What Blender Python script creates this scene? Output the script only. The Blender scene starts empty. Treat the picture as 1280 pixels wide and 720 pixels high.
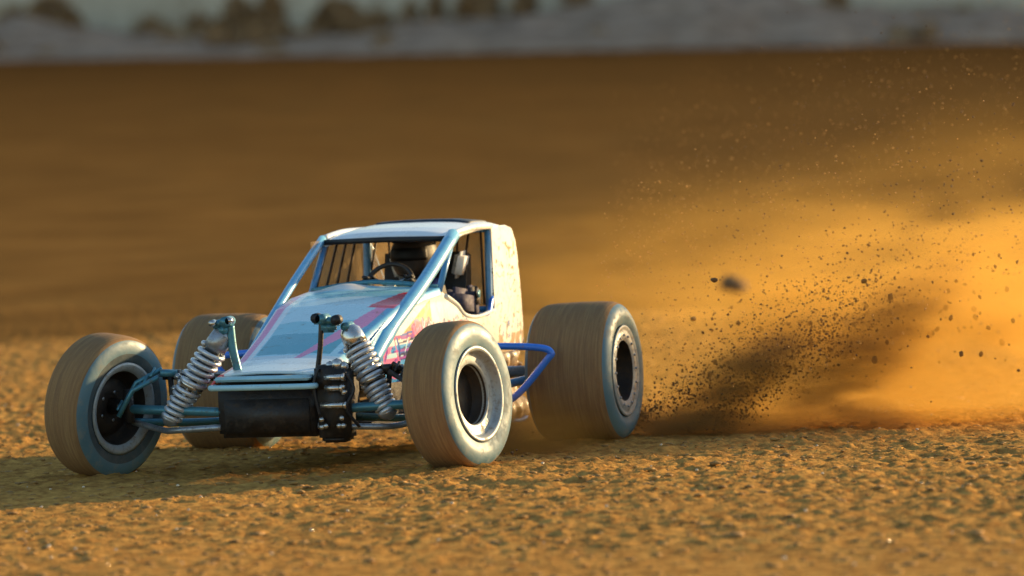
import bpy, bmesh, math, random
import numpy as np
from mathutils import Vector, Matrix, noise
random.seed(7); rng = np.random.default_rng(11)
R = math.radians
sc = bpy.context.scene
COL = sc.collection

# ------------------------------------------------------------------ helpers
def link(o, parent=None):
    COL.objects.link(o)
    if parent is not None: o.parent = parent
    return o

def tag(o, label=None, cat=None, group=None, kind=None):
    if label: o['label'] = label
    if cat: o['category'] = cat
    if group: o['group'] = group
    if kind: o['kind'] = kind
    return o

def empty(name, loc, parent=None, rot=(0, 0, 0)):
    o = bpy.data.objects.new(name, None); link(o, parent)
    o.location = loc; o.rotation_euler = rot
    return o

class MB:
    """collects shapes in one bmesh"""
    def __init__(s): s.bm = bmesh.new()
    def _add(s, verts, faces, mi=0, smooth=True):
        vs = [s.bm.verts.new(v) for v in verts]
        for f in faces:
            try:
                fc = s.bm.faces.new([vs[i] for i in f]); fc.material_index = mi; fc.smooth = smooth
            except ValueError: pass
    def box(s, c, d, rot=None, mi=0, bev=0.0):
        c = Vector(c); M = rot if rot is not None else Matrix.Identity(3)
        b = bmesh.new(); bmesh.ops.create_cube(b, size=1)
        for v in b.verts: v.co = Vector((v.co.x*d[0], v.co.y*d[1], v.co.z*d[2]))
        if bev > 0: bmesh.ops.bevel(b, geom=list(b.edges), offset=bev, segments=2, affect='EDGES')
        b.verts.index_update()
        s._add([M @ v.co + c for v in b.verts], [[v.index for v in f.verts] for f in b.faces], mi, bev > 0)
        b.free(); return s
    def tube(s, pts, r, n=12, mi=0, closed=False, caps=True):
        pts = [Vector(p) for p in pts]; m = len(pts)
        rs = r if isinstance(r, (list, tuple)) else [r]*m
        verts = []; up = None
        for i, p in enumerate(pts):
            a = pts[(i-1) % m] if (closed or i > 0) else p
            b = pts[(i+1) % m] if (closed or i < m-1) else p
            t = (b-a).normalized()
            if up is None:
                up = Vector((0, 0, 1)) if abs(t.z) < .9 else Vector((1, 0, 0))
            x = (up - t*up.dot(t)).normalized(); y = t.cross(x); up = x
            for k in range(n):
                q = 2*math.pi*k/n
                verts.append(p + (x*math.cos(q)+y*math.sin(q))*rs[i])
        faces = []
        for i in range(m if closed else m-1):
            j = (i+1) % m
            for k in range(n):
                faces.append([i*n+k, i*n+(k+1) % n, j*n+(k+1) % n, j*n+k])
        if caps and not closed:
            faces.append(list(range(n))[::-1]); faces.append([(m-1)*n+k for k in range(n)])
        s._add(verts, faces, mi); return s
    def lathe(s, prof, axis=(1, 0, 0), c=(0, 0, 0), n=64, mis=None, closed=False):
        """prof: list of (axial, radius)"""
        ax = Vector(axis).normalized(); u = ax.orthogonal().normalized(); w = ax.cross(u); c = Vector(c)
        m = len(prof); verts = []
        for a, r in prof:
            for k in range(n):
                q = 2*math.pi*k/n
                verts.append(c + ax*a + (u*math.cos(q)+w*math.sin(q))*max(r, 1e-4))
        vs = [s.bm.verts.new(v) for v in verts]
        for i in range(m if closed else m-1):
            j = (i+1) % m
            for k in range(n):
                f = s.bm.faces.new([vs[i*n+k], vs[i*n+(k+1) % n], vs[j*n+(k+1) % n], vs[j*n+k]])
                f.smooth = True
                if mis: f.material_index = mis[i]
        return s
    def poly(s, pts2, x0, x1, mi=0, bev=0.0):
        """prism: polygon in (y,z) from x0 to x1"""
        n = len(pts2)
        v = [(x0, a, b) for a, b in pts2]+[(x1, a, b) for a, b in pts2]
        f = [list(range(n)), [n+i for i in range(n)][::-1]]+[[i, i+n, (i+1) % n+n, (i+1) % n] for i in range(n)]
        s._add(v, f, mi, False); return s
    def build(s, name, mats, parent=None, rec=True):
        if rec: bmesh.ops.recalc_face_normals(s.bm, faces=s.bm.faces)
        me = bpy.data.meshes.new(name); s.bm.to_mesh(me); s.bm.free()
        for m in (mats if isinstance(mats, (list, tuple)) else [mats]): me.materials.append(m)
        return link(bpy.data.objects.new(name, me), parent)

def smooth_path(pts, n=8):
    pts = [Vector(p) for p in pts]; out = []
    P = [pts[0]]+pts+[pts[-1]]
    for i in range(1, len(P)-2):
        for k in range(n):
            t = k/n
            a, b, c, d = P[i-1], P[i], P[i+1], P[i+2]
            out.append(.5*((2*b)+(c-a)*t+(2*a-5*b+4*c-d)*t*t+(3*b-a-3*c+d)*t**3))
    out.append(pts[-1]); return out

# ------------------------------------------------------------------ materials
def nodes(m):
    m.use_nodes = True; nt = m.node_tree; return nt, nt.nodes, nt.links
def mat(name, col, rough=.5, metal=0., dirt=None, dirt_amt=.5, dirt_scale=9., bump=.0, bscale=60., coat=0., coords='Object', var=.12, spec=.5, stretch=None):
    m = bpy.data.materials.new(name); nt, N, L = nodes(m)
    b = N['Principled BSDF']; b.inputs['Metallic'].default_value = metal; b.inputs['Coat Weight'].default_value = coat
    b.inputs['Specular IOR Level'].default_value = spec
    b.inputs['Coat Roughness'].default_value = .12
    tc = N.new('ShaderNodeTexCoord')
    n1 = N.new('ShaderNodeTexNoise'); n1.inputs['Scale'].default_value = dirt_scale; n1.inputs['Detail'].default_value = 8; n1.inputs['Roughness'].default_value = .65
    if stretch:
        smp = N.new('ShaderNodeMapping'); smp.inputs['Scale'].default_value = stretch; L.new(tc.outputs[coords], smp.inputs[0]); src = smp.outputs[0]
    else: src = tc.outputs[coords]
    L.new(src, n1.inputs['Vector'])
    if isinstance(col, str):
        base = N.new('ShaderNodeVertexColor'); base.layer_name = col; cout = base.outputs['Color']
    else:
        base = N.new('ShaderNodeRGB'); base.outputs[0].default_value = (*col, 1); cout = base.outputs[0]
    hsv = N.new('ShaderNodeHueSaturation'); L.new(cout, hsv.inputs['Color'])
    mr = N.new('ShaderNodeMapRange'); L.new(n1.outputs['Fac'], mr.inputs['Value']); mr.inputs['From Min'].default_value = .3; mr.inputs['From Max'].default_value = .7
    mr.inputs['To Min'].default_value = 1-var; mr.inputs['To Max'].default_value = 1+var; L.new(mr.outputs[0], hsv.inputs['Value'])
    out = hsv.outputs['Color']
    rr = N.new('ShaderNodeMapRange'); rr.inputs['From Min'].default_value = .35; rr.inputs['From Max'].default_value = .65
    rr.inputs['To Min'].default_value = rough*.75; rr.inputs['To Max'].default_value = min(1, rough*1.3)
    L.new(n1.outputs['Fac'], rr.inputs['Value']); rout = rr.outputs[0]
    if dirt:
        n2 = N.new('ShaderNodeTexNoise'); n2.inputs['Scale'].default_value = dirt_scale*2.3; n2.inputs['Detail'].default_value = 10; n2.inputs['Roughness'].default_value = .75
        L.new(src, n2.inputs['Vector'])
        cr = N.new('ShaderNodeMapRange'); L.new(n2.outputs['Fac'], cr.inputs['Value'])
        cr.inputs['From Min'].default_value = .62-dirt_amt*.35; cr.inputs['From Max'].default_value = .80-dirt_amt*.35
        cr.inputs['To Max'].default_value = .92
        mx = N.new('ShaderNodeMix'); mx.data_type = 'RGBA'; L.new(cr.outputs[0], mx.inputs['Factor'])
        L.new(out, mx.inputs['A']); mx.inputs['B'].default_value = (*dirt, 1); out = mx.outputs['Result']
        mx2 = N.new('ShaderNodeMix'); L.new(cr.outputs[0], mx2.inputs[0]); L.new(rout, mx2.inputs[2]); mx2.inputs[3].default_value = .95; rout = mx2.outputs[0]
        if metal > 0:
            mx3 = N.new('ShaderNodeMath'); mx3.operation = 'MULTIPLY_ADD'; L.new(cr.outputs[0], mx3.inputs[0]); mx3.inputs[1].default_value = -metal; mx3.inputs[2].default_value = metal
            L.new(mx3.outputs[0], b.inputs['Metallic'])
        if coat > 0:
            mx4 = N.new('ShaderNodeMath'); mx4.operation = 'MULTIPLY_ADD'; L.new(cr.outputs[0], mx4.inputs[0]); mx4.inputs[1].default_value = -coat; mx4.inputs[2].default_value = coat
            L.new(mx4.outputs[0], b.inputs['Coat Weight'])
    L.new(out, b.inputs['Base Color']); L.new(rout, b.inputs['Roughness'])
    if bump > 0:
        n3 = N.new('ShaderNodeTexNoise'); n3.inputs['Scale'].default_value = bscale; n3.inputs['Detail'].default_value = 6
        L.new(tc.outputs[coords], n3.inputs['Vector'])
        bp = N.new('ShaderNodeBump'); bp.inputs['Strength'].default_value = bump; bp.inputs['Distance'].default_value = .01
        L.new(n3.outputs['Fac'], bp.inputs['Height']); L.new(bp.outputs[0], b.inputs['Normal'])
    return m

DUST = (.30, .19, .09)
M = {}
M['paint'] = mat('painted_bodywork', 'paint', .28, dirt=DUST, dirt_amt=.12, dirt_scale=7, coat=.3, var=.04)
M['fin'] = mat('mud_flecked_bodywork', 'paint', .45, dirt=(.16, .10, .05), dirt_amt=.22, dirt_scale=13, coat=.2, var=.05)
M['blue'] = mat('blue_tube_paint', (.07, .27, .55), .32, dirt=DUST, dirt_amt=.12, dirt_scale=14, coat=.5)
M['paleblue'] = mat('pale_blue_tube_paint', (.13, .42, .68), .32, dirt=DUST, dirt_amt=.12, dirt_scale=14, coat=.5)
M['cyanplate'] = mat('pale_cyan_bumper_paint', (.34, .62, .74), .35, dirt=DUST, dirt_amt=.15, coat=.3)
M['whitetube'] = mat('white_tube_paint', (.72, .74, .72), .35, coat=.4)
M['royal'] = mat('royal_blue_tube_paint', (.03, .20, .80), .3, dirt=DUST, dirt_amt=.05, dirt_scale=12, coat=.5)
M['teal'] = mat('teal_metal', (.07, .23, .30), .35, .4, dirt=(.12, .09, .06), dirt_amt=.25, dirt_scale=18)
M['dark'] = mat('dark_plastic', (.018, .015, .014), .45, dirt=(.07, .045, .025), dirt_amt=.3, dirt_scale=12, bump=.2, bscale=90)
M['black'] = mat('black_rubber_trim', (.012, .012, .014), .5)
M['chrome'] = mat('bright_steel', (.62, .60, .56), .22, .9, dirt=(.15, .10, .06), dirt_amt=.2, dirt_scale=25)
M['greysteel'] = mat('grey_steel', (.34, .37, .40), .35, .7, dirt=(.12, .09, .06), dirt_amt=.3, dirt_scale=22)
M['spring'] = mat('spring_steel', (.62, .66, .70), .28, .45, dirt=(.20, .15, .10), dirt_amt=.2, dirt_scale=20)
M['tread'] = mat('dusty_tread_rubber', (.23, .135, .065), .85, dirt=(.33, .21, .095), dirt_amt=.5, dirt_scale=5, bump=.2, bscale=70, spec=.2, stretch=(9, .35, .35))
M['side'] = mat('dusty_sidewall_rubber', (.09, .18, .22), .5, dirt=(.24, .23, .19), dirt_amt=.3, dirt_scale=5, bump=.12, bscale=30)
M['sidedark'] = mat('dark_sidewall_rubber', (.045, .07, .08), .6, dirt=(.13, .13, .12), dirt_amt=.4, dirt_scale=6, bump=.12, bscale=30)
M['rim'] = mat('pale_rim_metal', (.34, .38, .39), .42, .25, dirt=(.22, .17, .11), dirt_amt=.35, dirt_scale=12)
M['rimdark'] = mat('dark_wheel_centre', (.03, .024, .02), .6, .2, dirt=(.07, .045, .025), dirt_amt=.4, dirt_scale=12)
M['suit'] = mat('dark_racing_suit', (.05, .045, .075), .8, dirt=(.13, .12, .20), dirt_amt=.3, dirt_scale=16)
M['helmet'] = mat('dark_helmet', (.022, .016, .014), .5)
M['visor'] = mat('helmet_visor', (.008, .007, .007), .5, spec=.2)
M['glove'] = mat('dark_glove', (.02, .02, .025), .7)
M['skin'] = mat('skin', (.42, .25, .17), .6)
M['white'] = mat('white_padding', (.88, .85, .78), .6, dirt=DUST, dirt_amt=.2)
M['net'] = mat('window_bar_rust', (.06, .03, .018), .6)
M['crumb'] = mat('track_soil_crumb', (.33, .18, .05), .95, bump=.4, bscale=60, var=.5)
M['clod'] = mat('earth_clod', (.15, .082, .032), .95, bump=.4, bscale=60, var=.3)

def screen_mat():
    m = bpy.data.materials.new('dusty_clear_screen'); nt, N, L = nodes(m)
    N.clear(); o = N.new('ShaderNodeOutputMaterial'); t = N.new('ShaderNodeBsdfTransparent'); d = N.new('ShaderNodeBsdfDiffuse'); tr = N.new('ShaderNodeBsdfTranslucent')
    d.inputs[0].default_value = (.5, .36, .2, 1); tr.inputs[0].default_value = (.5, .36, .2, 1)
    a = N.new('ShaderNodeMixShader'); a.inputs[0].default_value = .5; L.new(d.outputs[0], a.inputs[1]); L.new(tr.outputs[0], a.inputs[2])
    x = N.new('ShaderNodeMixShader')
    tc = N.new('ShaderNodeTexCoord'); n = N.new('ShaderNodeTexNoise'); n.inputs['Scale'].default_value = 12; L.new(tc.outputs['Object'], n.inputs[0])
    r = N.new('ShaderNodeMapRange'); L.new(n.outputs[0], r.inputs[0]); r.inputs[1].default_value = .3; r.inputs[2].default_value = .7; r.inputs[3].default_value = .12; r.inputs[4].default_value = .4
    L.new(r.outputs[0], x.inputs[0]); L.new(t.outputs[0], x.inputs[1]); L.new(a.outputs[0], x.inputs[2]); L.new(x.outputs[0], o.inputs[0])
    return m
M['screen'] = screen_mat()

# ------------------------------------------------------------------ camera
AZ = .36; CAMP = Vector((23.2*math.sin(AZ), -23.2*math.cos(AZ), 1.95)); PITCH = .048; ROLL = -.0447; YAW = AZ-.0477
fw = Vector((-math.sin(YAW)*math.cos(PITCH), math.cos(YAW)*math.cos(PITCH), -math.sin(PITCH)))
rt = fw.cross(Vector((0, 0, 1))).normalized(); up = rt.cross(fw)
r2 = rt*math.cos(ROLL)+up*math.sin(ROLL); u2 = -rt*math.sin(ROLL)+up*math.cos(ROLL)
cam = bpy.data.cameras.new('camera'); co = bpy.data.objects.new('camera', cam); COL.objects.link(co); sc.camera = co
mw = Matrix((r2, u2, -fw)).transposed().to_4x4(); mw.translation = CAMP; co.matrix_world = mw
cam.sensor_width = 36; cam.lens = 36*6200/1280; cam.clip_start = .5; cam.clip_end = 3000
cam.dof.use_dof = True; cam.dof.focus_distance = 23.3; cam.dof.aperture_fstop = cam.lens/1000/.11; cam.dof.aperture_blades = 6

# ------------------------------------------------------------------ light
SUN_EL = R(11); SD = Vector((.66, .75, 0)).normalized()*math.cos(SUN_EL)+Vector((0, 0, math.sin(SUN_EL)))
sl = bpy.data.lights.new('sun', 'SUN'); sl.energy = 5; sl.angle = R(.6); sl.color = (1, .69, .33)
so = bpy.data.objects.new('sun', sl); COL.objects.link(so); so.rotation_euler = SD.to_track_quat('Z', 'Y').to_euler()
w = bpy.data.worlds.new('World'); sc.world = w; w.use_nodes = True
sky = w.node_tree.nodes.new('ShaderNodeTexSky'); sky.sky_type = 'NISHITA'; sky.sun_disc = False
sky.sun_elevation = R(14); sky.sun_rotation = math.atan2(SD.x, SD.y); sky.dust_density = .6; sky.ozone_density = 2.2; sky.air_density = 1.3
bg = w.node_tree.nodes['Background']; bg.inputs['Strength'].default_value = .115
w.node_tree.links.new(sky.outputs[0], bg.inputs[0])
sc.view_settings.view_transform = 'Standard'; sc.view_settings.look = 'None'; sc.view_settings.exposure = .92; sc.view_settings.gamma = 1
sc.cycles.use_denoising = True
sc.cycles.volume_bounces = 1; sc.cycles.volume_step_rate = 1.0; sc.cycles.volume_max_steps = 160
sc.cycles.max_bounces = 8; sc.cycles.transparent_max_bounces = 12; sc.cycles.caustics_reflective = False; sc.cycles.caustics_refractive = False

# ------------------------------------------------------------------ ground
def vnoise(x, y, seed):
    """vectorised value noise, -1..1"""
    xi = np.floor(x).astype(np.int64); yi = np.floor(y).astype(np.int64); fx = x-xi; fy = y-yi
    def h(a, b):
        n = (a*374761393+b*668265263+seed*1442695041) & 0xffffffff
        n = ((n ^ (n >> 13))*1274126177) & 0xffffffff
        return ((n ^ (n >> 16)) & 0xffff)/32767.5-1
    sx = fx*fx*(3-2*fx); sy = fy*fy*(3-2*fy)
    a = h(xi, yi); b = h(xi+1, yi); c = h(xi, yi+1); d = h(xi+1, yi+1)
    return (a+(b-a)*sx)*(1-sy)+(c+(d-c)*sx)*sy
def smst(x, a, b):
    t = np.clip((x-a)/(b-a), 0, 1); return t*t*(3-2*t)
def terrain_base(X, Y):
    """X, Y world arrays -> big shape"""
    D = (X-CAMP.x)*fw.x+(Y-CAMP.y)*fw.y
    S = (X-CAMP.x)*rt.x+(Y-CAMP.y)*rt.y
    z = .02-.024*np.clip(Y, -1, 2.6)*smst(D, 16, 20)*(1-smst(D, 30, 40))
    z = z+1.88*smst(D, 34, 150)*(1-.0138*np.clip(S, -60, 60))
    z = z+.02*vnoise(X*.9, Y*.9, 3)+.06*vnoise(X*.13, Y*.13, 5)*smst(D, 28, 45)
    return z
def ground_h(X, Y):
    D = (X-CAMP.x)*fw.x+(Y-CAMP.y)*fw.y
    z = terrain_base(X, Y)
    S = (X-CAMP.x)*rt.x+(Y-CAMP.y)*rt.y
    wx = .05*vnoise(S*5, D*5, 31)+.02*vnoise(S*14, D*14, 33); wy = .05*vnoise(S*5, D*5, 32)+.02*vnoise(S*14, D*14, 34)
    amp = .55+.45*vnoise(S*.5+4, D*.45, 8)
    c1 = vnoise((S+wx)*12, (D+wy)*17, 21); c2 = vnoise((S+wx)*20, (D+wy)*24, 22); c3 = vnoise(S*52+2, D*50, 23); c4 = vnoise((S+wx)*2.2, (D+wy)*7.5, 24)
    cl = np.maximum(c1, -.3)*.0075+(np.abs(c2)**1.4)*.013+c3*.0036+np.maximum(c4, 0)*.008
    tr = smst(D, 17.5, 19.5)*(1-smst(D, 32, 44))
    z = z+cl*(.6+1.1*amp)*tr
    for (wx_, wy_, a_, b_, h_) in ((.875, 0, .17, .26, .032), (-.881, 0, .17, .26, .030), (.925, 1.8, .27, .3, .04), (-.95, 1.85, .27, .26, .03)):
        e_ = ((X-wx_)/a_)**2+((Y-wy_)/b_)**2
        z = z+h_*np.exp(-e_)*(.7+.5*vnoise(X*14, Y*14, 41))
    return z
Dr = np.concatenate([np.arange(6, 16, .12), np.arange(16, 30, .028), np.arange(30, 46, .07), np.geomspace(46, 1500, 110)])
Sr = np.concatenate([-np.geomspace(900, 5, 60), np.arange(-4.95, 4.95, .0165), np.geomspace(5, 900, 60)])
DD, SS = np.meshgrid(Dr, Sr, indexing='ij')
fh = Vector((fw.x, fw.y)).normalized()
GX = CAMP.x+fh.x*DD+rt.x*SS; GY = CAMP.y+fh.y*DD+rt.y*SS; GZ = ground_h(GX, GY)
nr, nc = GX.shape
V = np.stack([GX, GY, GZ], -1).reshape(-1, 3)
idx = np.arange(nr*nc).reshape(nr, nc)
F = np.stack([idx[:-1, :-1], idx[:-1, 1:], idx[1:, 1:], idx[1:, :-1]], -1).reshape(-1, 4)
def np_mesh(name, V, F):
    me = bpy.data.meshes.new(name); me.vertices.add(len(V)); me.vertices.foreach_set('co', V.astype(np.float32).ravel())
    k = F.shape[1]; me.loops.add(F.size); me.loops.foreach_set('vertex_index', F.astype(np.int32).ravel())
    me.polygons.add(len(F)); me.polygons.foreach_set('loop_start', np.arange(0, F.size, k, dtype=np.int32))
    try: me.polygons.foreach_set('loop_total', np.full(len(F), k, dtype=np.int32))
    except Exception: pass
    me.update(calc_edges=True); me.validate(); return me
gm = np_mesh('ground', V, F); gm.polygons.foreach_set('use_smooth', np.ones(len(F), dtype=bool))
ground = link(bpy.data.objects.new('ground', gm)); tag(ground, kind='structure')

def ground_mat():
    m = bpy.data.materials.new('dry_track_dirt'); nt, N, L = nodes(m); b = N['Principled BSDF']
    g = N.new('ShaderNodeNewGeometry')
    def nz(sc_, det=8, rough=.6):
        n = N.new('ShaderNodeTexNoise'); n.inputs['Scale'].default_value = sc_; n.inputs['Detail'].default_value = det; n.inputs['Roughness'].default_value = rough
        L.new(g.outputs['Position'], n.inputs['Vector']); return n.outputs['Fac']
    cr = N.new('ShaderNodeValToRGB'); L.new(nz(14), cr.inputs[0])
    e = cr.color_ramp.elements; e[0].position = .32; e[0].color = (.27, .127, .037, 1); e[1].position = .68; e[1].color = (.64, .342, .088, 1)
    # soil colour turns darker farther out, darkest toward the far edge
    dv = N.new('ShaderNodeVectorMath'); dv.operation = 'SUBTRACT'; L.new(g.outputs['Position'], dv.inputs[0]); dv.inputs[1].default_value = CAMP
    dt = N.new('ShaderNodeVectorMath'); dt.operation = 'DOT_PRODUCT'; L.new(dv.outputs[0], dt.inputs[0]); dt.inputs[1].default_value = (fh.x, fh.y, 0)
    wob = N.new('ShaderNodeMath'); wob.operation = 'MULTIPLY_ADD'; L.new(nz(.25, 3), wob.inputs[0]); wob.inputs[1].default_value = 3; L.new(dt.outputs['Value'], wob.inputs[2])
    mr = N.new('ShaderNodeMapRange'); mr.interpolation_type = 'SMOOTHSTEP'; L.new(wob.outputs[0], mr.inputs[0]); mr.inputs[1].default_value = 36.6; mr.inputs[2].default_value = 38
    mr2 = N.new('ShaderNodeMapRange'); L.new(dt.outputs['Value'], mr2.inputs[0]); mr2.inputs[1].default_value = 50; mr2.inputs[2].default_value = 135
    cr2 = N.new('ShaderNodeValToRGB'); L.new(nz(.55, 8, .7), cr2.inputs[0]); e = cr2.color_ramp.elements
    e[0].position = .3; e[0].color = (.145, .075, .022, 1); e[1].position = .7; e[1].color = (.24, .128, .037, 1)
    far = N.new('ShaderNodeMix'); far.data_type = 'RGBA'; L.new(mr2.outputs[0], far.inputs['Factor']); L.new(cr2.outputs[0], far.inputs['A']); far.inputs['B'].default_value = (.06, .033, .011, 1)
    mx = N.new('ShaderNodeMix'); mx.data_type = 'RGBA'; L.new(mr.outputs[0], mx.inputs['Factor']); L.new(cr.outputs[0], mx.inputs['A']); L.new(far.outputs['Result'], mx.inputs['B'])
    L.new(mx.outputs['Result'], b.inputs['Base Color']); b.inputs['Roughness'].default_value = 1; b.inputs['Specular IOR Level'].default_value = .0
    bp = N.new('ShaderNodeBump'); bp.inputs['Strength'].default_value = .7; bp.inputs['Distance'].default_value = .012; L.new(nz(45, 5, .6), bp.inputs['Height']); L.new(bp.outputs[0], b.inputs['Normal'])
    return m
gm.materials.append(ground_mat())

def gz(x, y): return float(ground_h(np.array([x]), np.array([y]))[0])
def at(s, d):
    """side s metres to the right and d metres away -> world xy"""
    return CAMP.x+fh.x*d+rt.x*s, CAMP.y+fh.y*d+rt.y*s

# clods: one template set, used for loose stones, spray and flying clods
def clod_template(seed, sub=1):
    b = bmesh.new(); bmesh.ops.create_icosphere(b, subdivisions=sub, radius=1)
    for v in b.verts:
        v.co *= 1+.38*noise.noise(v.co*1.3+Vector((seed*7.1, seed, 0)))+.12*noise.noise(v.co*3.5+Vector((seed, 3, 1)))
    b.verts.index_update(); b.faces.ensure_lookup_table()
    v = np.array([v.co[:] for v in b.verts]); f = np.array([[q.index for q in fc.verts] for fc in b.faces]); b.free(); return v, f
T1 = [clod_template(s, 1) for s in range(6)]
def scatter_mesh(name, pos, size, stretch=(1, 1, .7), vel=None):
    VV = []; FF = []; off = 0
    for i, p in enumerate(pos):
        v, f = T1[i % 6]
        a = rng.uniform(0, 2*np.pi, 3); ca, sa = np.cos(a), np.sin(a)
        Rz = np.array([[ca[0], -sa[0], 0], [sa[0], ca[0], 0], [0, 0, 1]]); Rx = np.array([[1, 0, 0], [0, ca[1], -sa[1]], [0, sa[1], ca[1]]])
        VV.append(((v*np.array(stretch)) @ (Rz@Rx if vel else Rz).T)*size[i]+p); FF.append(f+off); off += len(v)
    return np_mesh(name, np.concatenate(VV), np.concatenate(FF))
# loose crumbs lying on the track
n = 9000
d = 16.5+rng.random(n)**1.1*19; s = rng.uniform(-1, 1, n)*(d*.115+.35)
cx = CAMP.x+fh.x*d+rt.x*s; cy = CAMP.y+fh.y*d+rt.y*s; sz = .005+.015*rng.random(n)**2.6+.016*(rng.random(n) > .988)
cz = ground_h(cx, cy)+sz*.05
me = scatter_mesh('loose_soil_crumbs', np.stack([cx, cy, cz], -1), sz, (1.5, 1.2, .42)); me.materials.append(M['crumb'])
o = link(bpy.data.objects.new('loose_soil_crumbs', me)); tag(o, 'loose brown soil crumbs strewn over the dirt track', 'soil crumbs', kind='stuff')
# glinting chips of stone
glint = mat('glinting_stone_chip', (.75, .6, .4), .12, .3, coat=.6)
n = 170; d = 16.8+rng.random(n)*14; s = rng.uniform(-1, 1, n)*(d*.11); cx = CAMP.x+fh.x*d+rt.x*s; cy = CAMP.y+fh.y*d+rt.y*s; sz = .004+.006*rng.random(n)**2
cz = ground_h(cx, cy)+sz*.8+.004
me = scatter_mesh('stone_chips', np.stack([cx, cy, cz], -1), sz); me.materials.append(glint)
o = link(bpy.data.objects.new('stone_chips', me)); tag(o, 'tiny glinting stone chips among the soil crumbs', 'stone chips', kind='stuff')

# ------------------------------------------------------------------ far edge of the field: wall, bank, brush
WALLM = mat('pale_weathered_concrete', (.66, .55, .40), .9, dirt=(.28, .17, .08), dirt_amt=.36, dirt_scale=.32, coords='Object', var=.15)
BANKM = mat('pale_gravel_bank', (.40, .25, .15), .95, dirt=(.17, .085, .035), dirt_amt=.52, dirt_scale=.45, coords='Object', var=.3)
BRUSHM = mat('dry_brush', (.32, .18, .075), .95, var=.3, dirt_scale=2)
DW = 160.
m = MB()
for i in range(12):
    s0 = -66+i*11.; x, y = at(s0+5.5, DW+8)
    rot = Matrix.Rotation(math.atan2(rt.y, rt.x), 3, 'Z')
    m.box((x, y, 5.2), (10.94, .5, 9.5), rot)
    x, y = at(s0, DW+7.9); m.box((x, y, 5.2), (.35, .8, 9.6), rot)
o = m.build('boundary_wall', WALLM); tag(o, 'tall pale grey concrete wall across the far side of the field', 'wall')
# gravel bank in front of the wall
ns, nd = 160, 14; vv = []; 
for i in range(ns):
    s_ = -70+140*i/(ns-1)
    for j in range(nd):
        t = j/(nd-1); d_ = DW-12+19*t; x, y = at(s_, d_)
        hgt = .80+.25*math.sin(s_*.35+1)+.35*noise.noise(Vector((s_*.3, 2, 0)))+1.0*math.exp(-((s_-8)/5.2)**2)
        b0 = float(terrain_base(np.array([x]), np.array([y]))[0])
        prof = math.sin(min(1, t*1.6)*math.pi/2)
        vv.append((x, y, b0-.3+(hgt+.3)*prof*(1+.35*noise.noise(Vector((s_*.7, t*3, 4))))+.18*noise.noise(Vector((x*.5, y*.5, 1)))*prof))
ff = [[i*nd+j, (i+1)*nd+j, (i+1)*nd+j+1, i*nd+j+1] for i in range(ns-1) for j in range(nd-1)]
me = np_mesh('gravel_bank', np.array(vv), np.array(ff)); me.materials.append(BANKM); me.polygons.foreach_set('use_smooth', np.ones(len(ff), dtype=bool))
o = link(bpy.data.objects.new('gravel_bank', me)); tag(o, kind='structure')
def bush(s_, d_, wdt, hgt, label, zoff=0., dens=420, seed=0):
    rg = random.Random(seed); x, y = at(s_, d_); b0 = zoff
    e = empty('dry_bush', (x, y, b0)); tag(e, label, 'bush', 'dry brush along the foot of the far wall')
    m = MB()
    for k in range(dens):
        a = rg.uniform(0, 6.283); r_ = rg.random()**.5; hh = rg.random()
        px = math.cos(a)*r_*wdt/2; py = math.sin(a)*r_*.8; pz = hgt*hh*(1-.55*r_*r_)*(.75+.5*noise.noise(Vector((px*.9+seed, py, 0))))
        q = Vector((px, py, max(.02, pz))); L_ = rg.uniform(.16, .32)
        d1 = Vector((rg.gauss(0, 1), rg.gauss(0, 1), rg.gauss(0, 1))).normalized(); d2 = d1.orthogonal().normalized()
        m._add([q-d1*L_, q+d2*L_*.5, q+d1*L_, q-d2*L_*.5], [[0, 1, 2, 3]], 0, False)
    m.build('foliage', BRUSHM, e, rec=False)
    m = MB()
    for k in range(7):
        a = rg.uniform(0, 6.283); m.tube([(0, 0, 0), (math.cos(a)*wdt*.12, math.sin(a)*.3, hgt*.4), (math.cos(a)*wdt*.3, math.sin(a)*.5, hgt*.8)], [.05, .035, .012], 5)
    m.build('stem', BRUSHM, e)
PXM = DW/6200.
def pxs(px): return (px-640)*PXM
for k, (px, wpx, hpx, lab) in enumerate([(58, 100, 34, 'low wide clump of dry brush at the far left end of the wall'), (205, 46, 20, 'small dark tuft of brush between two larger clumps at the left'),
        (300, 105, 46, 'broad mound of brown brush against the wall above the empty left field'), (352, 30, 56, 'narrow upright bush right of the broad brush mound'), (450, 95, 34, 'flat topped brush clump above the car roof'),
        (523, 16, 30, 'thin single bush beside the flat topped clump'), (558, 18, 34, 'slim bush left of the tallest one in the middle'), (612, 46, 50, 'tallest bushy clump near the middle of the wall'),
        (672, 20, 44, 'slender bush just right of the tallest clump'), (742, 30, 30, 'rounded bush left of the raised bank'), (985, 20, 24, 'small bush on top of the raised bank'), (1065, 26, 20, 'low bush on the right shoulder of the raised bank'), (870, 70, 7, 'thin strip of brush on the left slope of the raised bank'), (940, 80, 8, 'long low brush strip on the crest of the raised bank'), (1120, 90, 7, 'low brush strip past the right shoulder of the raised bank'), (1225, 90, 8, 'brush strip at the far right end of the bank')]):
    s_ = pxs(px); d_ = DW+2.5; x, y = at(s_, d_)
    hgt = .80+.25*math.sin(s_*.35+1)+.35*noise.noise(Vector((s_*.3, 2, 0)))+1.0*math.exp(-((s_-8)/5.2)**2)
    b0 = float(terrain_base(np.array([x]), np.array([y]))[0])
    bush(s_, d_, wpx*PXM*1.15, hpx*PXM*1.8, lab, b0+hgt-.25, int(90+wpx*hpx*.30), k)
rb = random.Random(3)
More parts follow.
